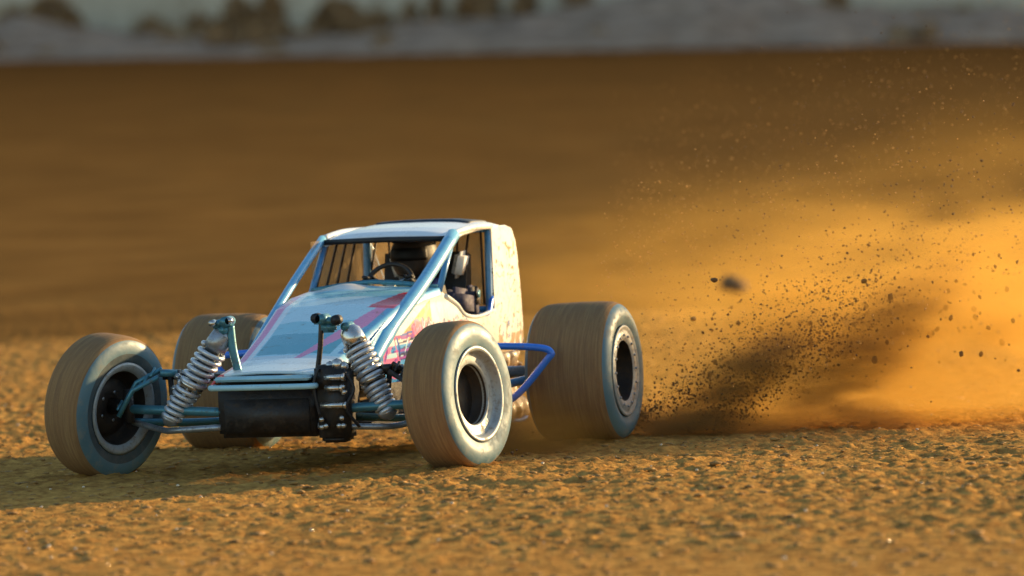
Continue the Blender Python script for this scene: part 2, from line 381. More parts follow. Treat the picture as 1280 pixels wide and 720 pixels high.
for k in range(26):
    s_ = rb.uniform(-17, 17); d_ = DW-rb.uniform(-1, 9); x, y = at(s_, d_); b0 = float(terrain_base(np.array([x]), np.array([y]))[0])
    bush(s_, d_, rb.uniform(.4, 1.3), rb.uniform(.3, .7), 'small round tuft of brown brush dotted along the pale bank', b0+(.1 if d_ < DW-6 else .5), 60, 50+k)
# ================================================================== THE BUGGY
car = empty('dune_buggy', (0, 0, 0))
tag(car, 'white and pale blue open wheel dirt racing buggy with caged cockpit sliding across the track', 'race buggy')

def spline(xs, ys, t): return float(np.interp(t, xs, ys))
def grid_surface(name, fn, nu, nv, paintfn, mt, parent=car, thick=.012, inside=None):
    """fn(u,v)->(x,y,z) ; paint is stored as a colour attribute"""
    P = [[Vector(fn(i/(nu-1), j/(nv-1))) for j in range(nv)] for i in range(nu)]
    V = np.array([p[:] for r_ in P for p in r_]); F = []
    for i in range(nu-1):
        for j in range(nv-1):
            if inside is None or inside((P[i][j]+P[i+1][j+1])/2): F.append([i*nv+j, (i+1)*nv+j, (i+1)*nv+j+1, i*nv+j+1])
    F = np.array(F); used = np.unique(F); mp = -np.ones(len(V), dtype=int); mp[used] = np.arange(len(used))
    V = V[used]; F = mp[F]
    me = np_mesh(name, V, F); me.polygons.foreach_set('use_smooth', np.ones(len(F), dtype=bool))
    ca = me.color_attributes.new('paint', 'FLOAT_COLOR', 'POINT')
    ca.data.foreach_set('color', np.array([(*paintfn(*v), 1) for v in V], dtype=np.float32).ravel())
    me.materials.append(mt); o = link(bpy.data.objects.new(name, me), parent)
    sm = o.modifiers.new('solid', 'SOLIDIFY'); sm.thickness = thick; sm.offset = 0
    return o
def nz2(x, y, s=1.): return noise.noise(Vector((x*s, y*s, s*.37)))
WHITE = (.80, .80, .76); PALE = (.40, .74, .86); TEAL = (.07, .38, .48); PINK = (.80, .24, .44); RED = (.72, .03, .05); SKYB = (.10, .36, .60)
# hood: sections along y
HY = [-.16, .0, .12, .48, .83, 1.1, 1.38]
HW = [.235, .24, .245, .268, .308, .328, .335]     # crease half width
HZ = [.488, .508, .528, .632, .735, .775, .79]     # crease height
def hood_pt(u, v):
    y = -.16+1.54*v; w_ = spline(HY, HW, y); z = spline(HY, HZ, y)
    t = (u*2-1)*1.42
    cr = .014
    if abs(t) <= 1:
        x = t*w_; zz = z+cr*(1-t*t)
        zz += .028*math.exp(-((x+.12)/.12)**2-((y-1.30)/.10)**2)
    else:
        k = (abs(t)-1)/.42; x = math.copysign(w_+k*spline(HY, [.05, .06, .065, .06, .035, .018, .01] if t < 0 else [.03, .03, .025, .016, .014, .012, .01], y), t); zz = z-k*((.03+.065*spline(HY, [0, .3, .6, 1, 1, .8, .3], y)) if t < 0 else .012)-.02*k*k
    return (x, y, zz)
def hood_paint(x, y, z):
    w_ = spline(HY, HW, y); t = x/w_; q = nz2(x*3, y*2, 2.1)*.04
    c = PALE
    if y < .16: c = (.66, .78, .82)
    elif .18 < y+q*.6 < .45 and -.72 < t < .75: c = TEAL
    elif .45 <= y+q < .62: c = (.24, .58, .68)
    elif .62 <= y+q*1.2 < 1.0: c = (.52, .76, .83)
    elif 1.0 <= y+q < 1.18: c = (.22, .58, .68)
    sc_ = .04+(y-.1)*.34; hw_ = .014+.045*min(1, max(0, y-.1)/.6)
    if abs(x-sc_) < hw_ and .12 < y: c = PINK if y < .86 else RED

    if t > .88 and y > .2: c = SKYB
    if .80 < y < 1.16 and x > .17+(y-.80)*.22 and t < 1.: c = RED
    if t < -.80: c = PINK if (-1.0 < t < -.86 and y > -.05) else (.78, .84, .86)
    if -.80 < t < -.76: c = (.85, .88, .88)
    if t < -.9 and y < .08: c = (.65, .08, .10)
    if abs(t+.45) < .45 and y > 1.2: c = WHITE
    return c
grid_surface('hood', hood_pt, 110, 240, hood_paint, M['paint'], thick=.014)

# nose: bulkhead box, bumper plate and two bars
m = MB(); m.box((0, .12, .335), (.50, .60, .27), bev=.02); m.box((0, -.185, .30), (.42, .02, .16), bev=.006); m.build('front_bulkhead', M['dark'], car)
m = MB(); m.box((0, -.20, .478), (.47, .10, .022), bev=.008); m.build('bumper_plate', M['cyanplate'], car)
for z_, y_, r_ in ((.440, -.25, .014),):
    m = MB(); m.tube(smooth_path([(-.25, y_+.06, z_), (-.235, y_, z_), (0, y_-.008, z_), (.235, y_, z_), (.25, y_+.06, z_)]), r_); m.build('bumper_bar', M['cyanplate'], car)
# belly pan and sills
m = MB(); m.poly([(.30, .20), (2.35, .17), (2.35, .20), (.30, .225)], -.32, .34); m.build('belly_pan', M['dark'], car)
m = MB(); m.poly([(.42, .24), (2.30, .21), (2.30, .33), (.50, .39)], .325, .345); m.poly([(.42, .24), (2.30, .21), (2.30, .33), (.50, .39)], -.345, -.325); m.build('sill_panel', M['dark'], car)

# side panels with graphics
SP = [(.45, .385), (.46, .60), (.65, .672), (.83, .728), (1.10, .768), (1.37, .79), (1.50, .745), (1.62, .70), (1.74, .635), (1.95, .615), (2.24, .64), (2.26, .33), (1.0, .335)]
def inpoly(P):
    def f(y, z):
        c = False; j = len(P)-1
        for i in range(len(P)):
            if (P[i][1] > z) != (P[j][1] > z) and y < (P[j][0]-P[i][0])*(z-P[i][1])/(P[j][1]-P[i][1])+P[i][0]: c = not c
            j = i
        return c
    return f
strokes = []
rs = random.Random(5)
PAL = [(.80, .05, .18), (.85, .20, .45), (.03, .16, .55), (.10, .50, .78), (.30, .10, .45), (.75, .80, .85), (.05, .05, .12), (.9, .35, .12)]
for k in range(64):   # brush-like lettering strokes, unreadable in the photograph
    y0 = rs.uniform(.62, 1.25); z0 = rs.uniform(.42, .60); L_ = rs.uniform(.08, .26); a = rs.choice([0, 0, .2, 1.3, 1.7])
    strokes.append((y0, z0, y0+L_*math.cos(a), z0+L_*.35*math.sin(a), rs.uniform(.004, .010), rs.choice([(.02, .10, .42), (.05, .35, .70), (.02, .03, .12), (.75, .08, .25), (.5, .75, .85), (.30, .06, .35)])))
def side_paint(x, y, z):
    c = WHITE
    if x < 0: return (.62, .74, .80)
    if z > spline([.45, .66, 1.15, 1.6], [.50, .632, .85, 1.05], y): return SKYB
    q = nz2(y, z, 9)*.03; q2 = nz2(y+3, z, 26); q3 = nz2(y, z+5, 48)
    top = .485+(y-.47)*.36
    if y < .60+q*.5 and z < .55: return (.03, .25, .50)
    if top-z > .02 and .62 < y < 1.25 and z > .57-q: c = (.88, .30, .10) if q2 > -.25 else (.9, .5, .25)
    if (y-1.12)**2/.02+(z-.62)**2/.0022 < 1+q2: c = (.82, .05, .16) if q3 < .1 else (.85, .15, .4)
    if .60 < y < 1.38 and z < .555+q:
        c = (.72, .20, .40) if nz2(y, z, 7) > .1 else (.08, .34, .70)
        if z < .40+q*.3: c = (.05, .30, .62)
    if 1.12 < y < 1.85 and z < .635+q*1.5-.12*max(0, y-1.5):
        pick = (q2*.5+q3)
        c = (.12, .14, .32) if pick > .28 else (.22, .48, .68) if pick > .05 else (.72, .70, .66) if pick > -.22 else (.45, .12, .25)
    for (a, b, a2, b2, w_, cc) in strokes:
        dx, dz = a2-a, b2-b; l2 = dx*dx+dz*dz+1e-9; t = max(0, min(1, ((y-a)*dx+(z-b)*dz)/l2))
        if (y-a-t*dx)**2+(z-b-t*dz)**2 < (w_*(1+.5*q2))**2: c = cc
    if c == WHITE and q3 > .52 and y > 1.5: c = (.15, .12, .12)
    return c
ipS = inpoly(SP)
for sx in (1, -1):
    grid_surface('side_panel', lambda u, v, sx=sx: (sx*(.338-.055*max(0, 1-u*1.84/.95)+.012*math.sin(math.pi*min(1, max(0, (v*.5-.02)/.4)))), .44+1.84*u, .30+.51*v), 330, 90, side_paint, M['paint'],
                 inside=lambda p: ipS(p.y, p.z), thick=.008)
# tail fin on the lit side
FP = [(2.225, 1.055), (2.40, 1.055), (2.50, 1.035), (2.57, .97), (2.61, .88), (2.65, .72), (2.675, .55), (2.68, .455), (2.62, .425), (2.55, .44), (2.50, .40), (2.225, .40)]
ipF = inpoly(FP)
def fin_paint(x, y, z):
    q = nz2(y, z, 34); q2 = nz2(y+2-z*.5, z*.6, 20); c = (.72, .72, .68)
    if abs(q2) < .05 and .55 < z < .86 and q > -.2: c = (.10, .08, .07)
    if q > .34 and .80 < z < .97: c = (.50, .13, .04) if z > .91 else (.10, .07, .05)
    if z < .60 and q > .05+(z-.44)*2.2: c = (.06, .055, .06) if q2 > -.15 else (.05, .14, .42)
    if z < .50 and q2 > .0: c = (.30, .20, .11)
    return c
grid_surface('tail_fin', lambda u, v: (.338+.02*math.sin(math.pi*u), 2.21+.49*u, .39+.68*v), 110, 150, fin_paint, M['fin'], inside=lambda p: ipF(p.y, p.z), thick=.016)
MP = [(2.24, .41), (2.50, .405), (2.47, .36), (2.54, .33), (2.50, .28), (2.57, .24), (2.54, .19), (2.60, .14), (2.63, .075), (2.58, .05), (2.24, .07)]
ipM = inpoly(MP)
def flap_paint(x, y, z):
    q = nz2(y, z, 16); q2 = nz2(y, z, 40)
    return (.14, .09, .05) if q > .12 else (.60, .47, .30) if q2 > -.2 else (.34, .22, .12)
grid_surface('mud_flap', lambda u, v: (.35+.03*math.sin(9*v)+.01*math.sin(23*u+5*v), 2.22+.43*u, .04+.38*v), 70, 70, flap_paint, M['fin'], inside=lambda p: ipM(p.y, p.z+.0), thick=.01)
m = MB(); m.tube(smooth_path([(.35, 2.22, .075), (.37, 2.45, .05), (.37, 2.60, .06), (.30, 2.66, .09)]), .010); m.build('skid_tube', M['royal'], car)

# roof: crowned shell with rounded edges
RX = .345
def roof_pt(u, v):
    a = (u*2-1); y = 1.60+.86*v
    zc = spline([1.60, 1.66, 1.78, 2.0, 2.2, 2.35, 2.46], [1.040, 1.062, 1.076, 1.088, 1.092, 1.086, 1.06], y)
    k = abs(a)**5; return (a*RX, y, zc-.035*k-.009*a*a*(1-k))
def roof_paint(x, y, z): return (.82, .85, .86)
grid_surface('roof_panel', roof_pt, 60, 60, roof_paint, M['paint'], thick=.016)
m = MB(); 
def rp(x, y): q = roof_pt((x/RX+1)/2, (y-1.6)/.86); return (q[0], q[1], q[2]+.016)
vs = [rp(x, y) for y in (2.08, 2.18, 2.28, 2.38) for x in (-.22, -.1, .03, .16, .27)]
m._add(vs+[(a, b, c-.012) for a, b, c in vs], [[j*5+i, j*5+i+1, (j+1)*5+i+1, (j+1)*5+i] for j in range(3) for i in range(4)]
       +[[20+i, i, i+1, 21+i] for i in range(4)]+[[35+i, 36+i, 16+i, 15+i] for i in range(4)]+[[20+j*5, 25+j*5, 5+j*5, j*5] for j in range(3)]+[[4+j*5, 9+j*5, 29+j*5, 24+j*5] for j in range(3)])
m.build('roof_hatch', mat('dark_hatch', (.012, .03, .055), .5), car)
m = MB(); m.tube([(-.335, 1.60, 1.028), (0, 1.59, 1.033), (.335, 1.60, 1.028)], .014); m.build('roof_front_rail', M['black'], car)

# roll cage tubes, each a part
def cage(pts, r_=.02, mt='blue', name='cage_tube', n=12):
    m = MB(); pp = smooth_path(pts, 4) if len(pts) > 2 else pts; r_ = list(np.interp(np.linspace(0, 1, len(pp)), np.linspace(0, 1, len(r_)), r_)) if isinstance(r_, list) else r_; m.tube(pp, r_, n); return m.build(name, M[mt], car)
for sx, r_ in ((-1, .021), (1, [.034]*5+[.036]*3+[.044]*4+[.047])):
    cage([(sx*.345, 1.62, 1.045), (sx*(.338 if sx > 0 else .35), 1.15, .835), (sx*(.302 if sx > 0 else .35), .66, .612 if sx > 0 else .598), (sx*(.288 if sx > 0 else .345), .47, .50)], r_, 'paleblue', 'windshield_pillar')
    cage([(sx*.335, 1.64, 1.03), (sx*.335, 1.39, .78)], .016, 'blue', 'door_pillar')
    cage([(sx*.325, 2.235, 1.05), (sx*.326, 2.20, .62), (sx*.326, 2.20, .25)], .018 if sx > 0 else .022, 'blue', 'roll_hoop')
    cage([(sx*.338, 1.62, 1.048), (sx*.34, 1.9, 1.065), (sx*.338, 2.24, 1.06)], .016, 'whitetube', 'roof_rail')
    cage([(sx*.335, 2.24, 1.03), (sx*.30, 2.62, .50), (sx*.28, 2.66, .28)], .016, 'blue', 'rear_stay')
cage([(-.335, 2.235, 1.045), (.335, 2.235, 1.045)], .016, 'blue', 'roof_crossbar')
cage([(-.33, 2.2, .64), (.33, 2.2, .64)], .016, 'blue', 'seat_crossbar')
cage([(-.33, 1.39, .80), (.0, 1.37, .835), (.33, 1.39, .80)], .012, 'teal', 'cowl_rail')
cage([(.345, 1.46, .752), (.347, 1.62, .700), (.348, 1.74, .640), (.348, 1.95, .617), (.343, 2.20, .632)], .011, 'whitetube', 'door_sill_tube')
cage([(.338, 2.21, .70), (.342, 2.14, .628), (.342, 2.05, .618)], .013, 'royal', 'sill_gusset')
# dash cowl: dark inner wedge
m = MB(); m.poly([(1.40, .70), (1.42, .805), (1.56, .80), (1.62, .70)], -.31, .31); m.build('dashboard', M['black'], car)
# window bars: slanted on the far side window and on the rear window
for k in range(4):
    y1 = 1.62+.135*k+.05; m = MB(); m.tube([(-.335, y1+.02, 1.04), (-.335, y1-.22+.02*k, .79)], .007, 6); m.build('window_bar', M['net'], car)
for k in range(10):
    x1 = -.29+.062*k; sl_ = (.05, -.03, .06, .0)[k % 4]; m = MB(); m.tube([(x1+.02, 2.23, 1.04), (x1-sl_, 2.21, .66)], .0065, 6); m.build('window_bar', M['net'], car)
m = MB(); m.box((-.338, 1.82, .92), (.003, .78, .24)); m.build('side_screen', M['screen'], car)
m = MB(); m.box((-.02, 2.243, .85), (.61, .003, .38)); m.build('rear_screen', M['screen'], car)
# seat and headrest
m = MB(); m.poly([(1.62, .30), (2.02, .27), (2.17, .60), (2.20, .92), (2.14, .94), (2.07, .64), (1.95, .38), (1.62, .38)], -.20, .24)
for xx in (-.21, .25): m.poly([(1.66, .28), (2.05, .28), (2.19, .60), (2.19, .76), (2.05, .74), (1.93, .52), (1.66, .48)], xx-.02, xx+.02)
seat = m.build('seat', M['dark'], car)
m = MB(); m.box((.215, 2.10, .875), (.05, .13, .14), Matrix.Rotation(.25, 3, 'Y'), bev=.022); m.build('headrest_wing', M['white'], seat)
m = MB(); m.box((-.115, 2.10, .875), (.05, .12, .14), Matrix.Rotation(-.25, 3, 'Y'), bev=.022); m.build('headrest_wing', M['white'], seat)
# gear behind the driver
m = MB(); m.box((.27, 2.08, .70), (.08, .13, .12), bev=.03); m.tube([(.31, 2.06, .73), (.315, 2.06, .73)], .028, 14); m.build('air_box', M['dark'], car)
m = MB(); m.box((.312, 2.075, .725), (.008, .05, .04), bev=.003); m.build('air_box_badge', M['teal'], car)
m = MB(); m.box((.262, 1.93, .69), (.085, .26, .15), Matrix.Rotation(-.12, 3, 'X'), bev=.035); m.box((.27, 2.07, .67), (.07, .12, .20), bev=.03); m.build('shoulder_bolster', M['suit'], seat)
m = MB(); m.box((.20, 1.74, .64), (.10, .22, .08), bev=.03); m.build('knee_pad', M['suit'], seat)
# steering wheel
sw = empty('steering_wheel', (.03, 1.53, .80), car, (R(62), 0, 0))
m = MB(); m.tube([(math.cos(a)*.125, math.sin(a)*.125, 0) for a in np.linspace(0, 2*math.pi, 33)[:-1]], .012, 8, closed=True); m.build('rim', M['dark'], sw)
m = MB()
for a in (.5, 2.64, 4.71): m.tube([(0, 0, 0), (math.cos(a)*.12, math.sin(a)*.12, 0)], .008, 6)
m.tube([(0, 0, -.02), (0, 0, .012)], .03, 12); m.build('spokes', M['greysteel'], sw)
m = MB(); m.tube([(.03, 1.54, .79), (.03, 1.25, .60)], .012, 8); m.build('steering_column', M['greysteel'], car)

# engine and gearbox behind
m = MB(); m.box((0, 2.32, .36), (.44, .36, .28), bev=.03); m.box((0, 2.38, .56), (.30, .22, .14), bev=.03)
for k in range(6): m.box((0, 2.36, .64+.014*k), (.26-.01*k, .2, .005))
m.build('engine', M['greysteel'], car)
m = MB(); m.tube(smooth_path([(.12, 2.45, .5), (.2, 2.62, .48), (.16, 2.8, .55), (.16, 2.9, .6)]), .03); m.build('exhaust_pipe', M['chrome'], car)
# blue nerf bar ahead of the rear wheel, both sides
for sx in (1, -1):
    m = MB(); m.tube(smooth_path([(sx*.34, 1.34, .50), (sx*.60, 1.39, .500), (sx*.82, 1.42, .487), (sx*.885, 1.43, .462), (sx*.86, 1.43, .420), (sx*.68, 1.42, .238), (sx*.50, 1.40, .20), (sx*.34, 1.38, .20)], 6), .0175, 14); m.build('nerf_bar', M['royal'], car)

# ---- wheels
def wheel(name, c, Rr, wd, sx, steer, camber, rearw=False):
    """local +x is outboard*sx"""
    e = empty(name, c, car); e.rotation_mode = 'XYZ'
    e.rotation_euler = (0, camber, -steer)
    h = wd/2; b = Rr*.615   # bead radius
    P = []
    side = [(h*.80, b), (h*.93, b+.010), (h*.99, b+(Rr-b)*.22), (h*1.03, b+(Rr-b)*.45), (h*1.0, b+(Rr-b)*.66), (h*.92, b+(Rr-b)*.83), (h*.78, Rr*.982), (h*.58, Rr*.996)]
    n1 = len(side)
    grooves = []
    for g_ in np.linspace(.45, -.45, 9): grooves.append((h*g_, Rr+.001*math.cos(g_*3)))
    prof = [(a, r_) for a, r_ in side]+grooves+[(-a, r_) for a, r_ in side[::-1]]
    mis = []
    for i in range(len(prof)-1):
        rm = (prof[i][1]+prof[i+1][1])/2
        mis.append(0 if rm > Rr*.94 else (1 if rm > b+(Rr-b)*.30 or rearw else 2))
    # subdivide profile smoothly
    pp = smooth_path([(a, r_, 0) for a, r_ in prof], 4); mi2 = []
    for i in range(len(pp)-1):
        rm = (pp[i][1]+pp[i+1][1])/2
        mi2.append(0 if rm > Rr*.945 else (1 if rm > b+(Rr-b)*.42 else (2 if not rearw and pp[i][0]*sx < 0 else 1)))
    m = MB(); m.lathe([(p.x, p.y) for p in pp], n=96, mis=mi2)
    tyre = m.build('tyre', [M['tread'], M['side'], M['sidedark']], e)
    # rim: stepped dish outboard, open barrel inboard
    hole = b*.66
    rp_ = [(h*.90, b+.004), (h*1.0, b+.012), (h*1.03, b+.004), (h*1.0, b-.010), (h*.80, b-.016), (h*.70, b-.030), (h*.74, b-.040), (h*.66, hole+.018), (h*.70, hole+.006), (h*.62, hole)]
    fx = lambda a: h+(a/h-1)*.117
    if rearw: hole = b*.70; rp_ = [(h*.90, b+.004), (h*1.0, b+.012), (h*1.03, b+.004), (h*.96, b-.006), (h*.96, b-.020), (h*1.0, b-.026), (h*.98, hole+.012), (h*.92, hole)]
    q = [(sx*fx(a), r_) for a, r_ in rp_]
    if not rearw: q += [(sx*h*.45, hole-.003)]
    m = MB(); m.lathe(q, n=72); m.build('rim', M['rim'], e)
    inn = [(-sx*h*.90, b+.004), (-sx*h*.98, b+.010), (-sx*h*1.0, b-.004), (-sx*h*.9, b-.026), (-sx*h*.80, b-.034)]
    m = MB(); m.lathe(inn, n=72); m.build('inner_bead_ring', M['rim'], e)
    m = MB(); m.lathe([(-sx*h*.80, b-.034), (-sx*h*.2, b-.045), (-sx*h*.02, b-.05), (-sx*h*.0, .06), (-sx*h*.0, .001)], n=60)
    m.lathe([(sx*fx(h*(.93 if rearw else .62)), hole-.001), (-sx*h*.25, hole-.007), (-sx*h*.27, .045), (-sx*h*.18, .04), (-sx*h*.16, .001)], n=60)
    m.build('wheel_centre', M['rimdark'], e)
    for k in range(5):
        a = 2*math.pi*k/5; m = MB(); m.tube([(-sx*h*.27, math.cos(a)*.07, math.sin(a)*.07), (-sx*h*.17, math.cos(a)*.07, math.sin(a)*.07)], .009, 6); m.build('wheel_nut', M['greysteel'], e)
    if rearw:
        for k in range(16):
            a = 2*math.pi*k/16; m = MB(); m.tube([(sx*h*.97, math.cos(a)*(b-.038), math.sin(a)*(b-.038)), (sx*h*1.03, math.cos(a)*(b-.038), math.sin(a)*(b-.038))], .006, 6); m.build('bead_lock_bolt', M['greysteel'], e)
    return e
wheel('front_wheel', (.875, 0, .362), .345, .235, 1, R(11), R(-4.5))
wheel('front_wheel', (-.881, 0, .352), .342, .225, -1, R(19), R(7))
wheel('rear_wheel', (.925, 1.85, .330), .350, .43, 1, R(0), R(-1), True)
wheel('rear_wheel', (-.95, 1.85, .322), .350, .43, -1, R(0), R(1), True)

# ---- front suspension
def coil(p0, p1, r_, turns, wr, n=14, r1=None):
    p0, p1 = Vector(p0), Vector(p1); ax = (p1-p0); L_ = ax.length; ax.normalize(); u = ax.orthogonal().normalized(); w_ = ax.cross(u); r1 = r1 or r_
    return [p0+ax*L_*t/(turns*n)+(u*math.cos(2*math.pi*t/n)+w_*math.sin(2*math.pi*t/n))*(r_+(r1-r_)*t/(turns*n)) for t in range(int(turns*n)+1)]
def shock(top, bot, name='shock_absorber', capmat='greysteel'):
    top, bot = Vector(top), Vector(bot); ax = (bot-top); L_ = ax.length; a = ax.normalized()
    e = empty(name, top, car); f = lambda t, off=0: a*L_*t
    q = lambda s_: [(s_*k) for k in (1,)]
    m = MB(); m.lathe([(0, .001), (.0, .018), (.01*L_, .034), (.05*L_, .050), (.12*L_, .054), (.20*L_, .056), (.20*L_, .040), (.50*L_, .038)], axis=a, n=28); m.build('damper_body', M['greysteel'] if capmat == 'greysteel' else M['chrome'], e)
    m = MB(); m.tube([f(.5), f(.97)], .017, 14); m.build('damper_rod', M['chrome'], e)
    m = MB(); m.tube(coil(f(.20), f(.56), .058, 6, .011), .0120, 8); m.build('coil_spring', M['spring'], e)
    m = MB(); m.lathe([(.56*L_, .03), (.56*L_, .062), (.60*L_, .062), (.60*L_, .03)], axis=a, n=28); m.build('spring_divider', M['chrome'], e)
    m = MB(); m.tube(coil(f(.60), f(.92), .055, 6, .010, r1=.042), .0115, 8); m.build('coil_spring', M['spring'], e)
    m = MB(); m.lathe([(.92*L_, .02), (.92*L_, .048), (.95*L_, .044), (1.0*L_, .016), (1.0*L_, .001)], axis=a, n=20); m.build('spring_seat', M['greysteel'], e)
    m = MB(); m.tube([f(0)+Vector((0, -.045, 0)), f(0)+Vector((0, .045, 0))], .020, 14); m.build('top_mount', M['teal'], e)
    return e
shock((-.232, -.06, .700), (-.540, -.10, .262))
shock((.362, -.03, .700), (.565, -.06, .265), capmat='chrome')
# shock towers
for sx, mt, xo in ((-1, 'teal', .0), (1, 'dark', .01)):
    t = empty('shock_tower', (sx*.22, -.06, .5), car)
    X = sx*.235 if sx > 0 else -.198
    m = MB(); m.tube(smooth_path([(X*.9, -.06, .49), (X*1.0, -.07, .60), (X*1.05, -.07, .72)]), .021 if sx < 0 else .013, 10)
    m.box((X*1.02, -.055, .47), (.06, .06, .03), bev=.006); b_ = m.build('upright', M[mt], t, ); b_.location = -t.location
    m = MB(); m.tube([(X*1.05-.03*1, -.08, .735), (X*1.3+.03*sx, -.07, .725)], .020, 10); m.tube([(X*1.10, -.12, .74), (X*1.10, -.03, .74)], .024, 12)
    m.box((X*1.2, -.07, .70), (.07, .05, .05), bev=.012)
    b_ = m.build('crossbolt', M['teal'], t); b_.location = -t.location
    for xx, zz in ((X*1.0, .745), (X*1.42, .735)):
        m = MB(); m.tube([(xx, -.12, zz), (xx, -.075, zz)], .024 if sx > 0 else .016, 10)
        b_ = m.build('bolt_head', M['black'] if sx > 0 else M['chrome'], t); b_.location = -t.location
# steering servo stack beside the bulkhead on the right
st = empty('steering_box', (.335, -.15, .36), car)
def loc(o): o.location = -o.parent.location; return o
m = MB(); m.box((.325, -.13, .345), (.15, .12, .33), bev=.014); m.box((.29, -.13, .47), (.10, .13, .12), bev=.014); loc(m.build('casing', M['dark'], st))
for z_, xa, xb in ((.475, .30, .385), (.425, .30, .375), (.345, .275, .39)):
    m = MB(); m.tube([(xa, -.205, z_), (xb, -.205, z_)], .014, 12); m.tube([(xb, -.205, z_), (xb+.012, -.205, z_)], .019, 8); loc(m.build('cylinder_rod', M['chrome'], st))
for x_, z_ in ((.275, .28), (.275, .245), (.295, .25), (.375, .285), (.38, .25), (.36, .25), (.385, .43), (.39, .405)):
    m = MB(); m.tube([(x_, -.19, z_), (x_, -.21, z_)], .012, 8); loc(m.build('bolt_head', M['chrome'], st))
for x_, y_, z_, r_ in ((.34, -.14, .53, .03), (.31, -.15, .525, .024), (.37, -.13, .52, .024)):
    m = MB(); m.lathe([(-r_, .001), (-r_*.7, r_*.7), (0, r_), (r_*.7, r_*.7), (r_, .001)], axis=(0, 0, 1), c=(x_, y_, z_), n=16)
    loc(m.build('banjo_fitting', M['chrome'], st))
m = MB(); m.tube(smooth_path([(.39, -.19, .50), (.43, -.18, .42), (.40, -.2, .33), (.44, -.15, .24)]), .008, 8); loc(m.build('brake_hose', M['black'], st))
m = MB(); m.tube(smooth_path([(.27, -.2, .52), (.25, -.22, .44), (.27, -.21, .3)]), .008, 8); loc(m.build('brake_hose', M['black'], st))
m = MB(); m.box((.325, -.13, .185), (.11, .10, .03), bev=.008); loc(m.build('skid_foot', M['dark'], st))
# arms
def arm(pts, r_, mt, name): m = MB(); m.tube(smooth_path(pts, 5), r_, 10); return m.build(name, M[mt], car)
for sx in (-1, 1):
    K = -.76 if sx < 0 else .74
    arm([(K, -.02, .335), (sx*.55, -.08, .33), (sx*.24, -.14, .32)], .022, 'teal', 'lower_arm')
    arm([(K, .03, .27), (sx*.60, -.02, .235), (sx*.50, -.10, .235), (sx*.24, -.16, .25)], .015, 'greysteel', 'lower_link')
    arm([(K, .03, .27), (sx*.52, .2, .25), (sx*.24, .34, .25)], .018, 'teal', 'lower_arm')
    m = MB(); m.box((sx*.55, .03, .49), (.11, .08, .045), bev=.015); m.tube([(sx*.55, .0, .50), (sx*.53, -.02, .30)], .014, 8); m.build('upper_ball_joint', M['dark'], car)
    arm([(sx*.58, .02, .49), (sx*.40, .02, .475), (sx*.24, -.02, .46)], .012, 'dark', 'tie_rod')
    arm([(sx*.60, .04, .50), (sx*.42, .2, .48), (sx*.24, .3, .46)], .013, 'greysteel', 'upper_arm')
    # ladder-shaped steering arm from hub to upper joint
    m = MB()
    a0, a1 = Vector((K-.0*sx, -.12, .325)), Vector((sx*.575, -.06, .505))
    for off in (-.028, .028): m.tube([a0+Vector((0, off, off*.6)), (a0+a1)/2+Vector((-sx*.03*-1, off, .03+off*.6)), a1+Vector((0, off, off*.6))], .012, 8)
    for k in range(6):
        q = a0.lerp(a1, (k+.5)/6)+Vector((sx*.02, 0, .02)); m.tube([q+Vector((0, -.03, -.018)), q+Vector((0, .03, .018))], .007, 6)
    m.tube([a1, (sx*.50, -.03, .50)], .018, 8); m.build('steering_knuckle', M['teal'] if sx < 0 else M['dark'], car)
    m = MB(); m.tube([(K, .0, .34), (sx*.86, .0, .35)], .035, 14); m.tube([(K-.01*sx, -.03, .27), (K, -.02, .43)], .024, 10); m.build('hub_carrier', M['dark'], car)
    m = MB()
    for p_ in ((sx*.49, -.05, .485), (sx*.475, -.06, .40), (sx*.51, -.05, .43)): m.box(p_, (.035, .03, .03), bev=.008)
    m.tube([(sx*.50, -.03, .50), (sx*.48, -.04, .34)], .008, 6); m.build('rod_end', M['chrome'], car)
# rear arms, axle, rear shocks
m = MB(); m.tube([(-.78, 1.85, .34), (.78, 1.85, .34)], .03, 14); m.build('rear_axle', M['greysteel'], car)
for sx in (-1, 1):
    arm([(sx*.72, 1.82, .32), (sx*.5, 1.6, .28), (sx*.33, 1.35, .26)], .022, 'blue', 'trailing_arm')
    arm([(sx*.70, 1.88, .36), (sx*.33, 2.2, .30)], .018, 'dark', 'rear_link')
    shock((sx*.22, 2.50, .60), (sx*.25, 1.98, .30), 'rear_shock_absorber')

# ================================================================== driver
def skin_mesh(name, J, E, rad, mt, parent, sub=2, root=0):
    me = bpy.data.meshes.new(name); me.from_pydata(J, E, []); me.materials.append(mt)
    o = link(bpy.data.objects.new(name, me), parent)
    md = o.modifiers.new('skin', 'SKIN'); md.use_smooth_shade = True
    for i, r_ in enumerate(rad):
        sv = me.skin_vertices[0].data[i]; sv.radius = (r_, r_) if not isinstance(r_, tuple) else r_; sv.use_root = (i == root)
    s_ = o.modifiers.new('sub', 'SUBSURF'); s_.levels = sub; s_.render_levels = sub
    return o
PX = .03
drv = empty('person', (PX, 1.86, .33))
tag(drv, 'driver in dark racing suit and dark helmet strapped in the buggy cockpit', 'driver')
def dl(x, y, z): return (x, y-1.86, z-.33)
J = [dl(0, 1.86, .44), dl(0, 1.93, .56), dl(0, 1.98, .70), dl(0, 1.985, .78), dl(0, 1.96, .85), dl(0, 1.93, .93)]
E = [(0, 1), (1, 2), (2, 3), (3, 4), (4, 5)]; rad = [(.13, .10), (.125, .095), (.13, .095), (.07, .065), (.052, .055), (.078, .09)]
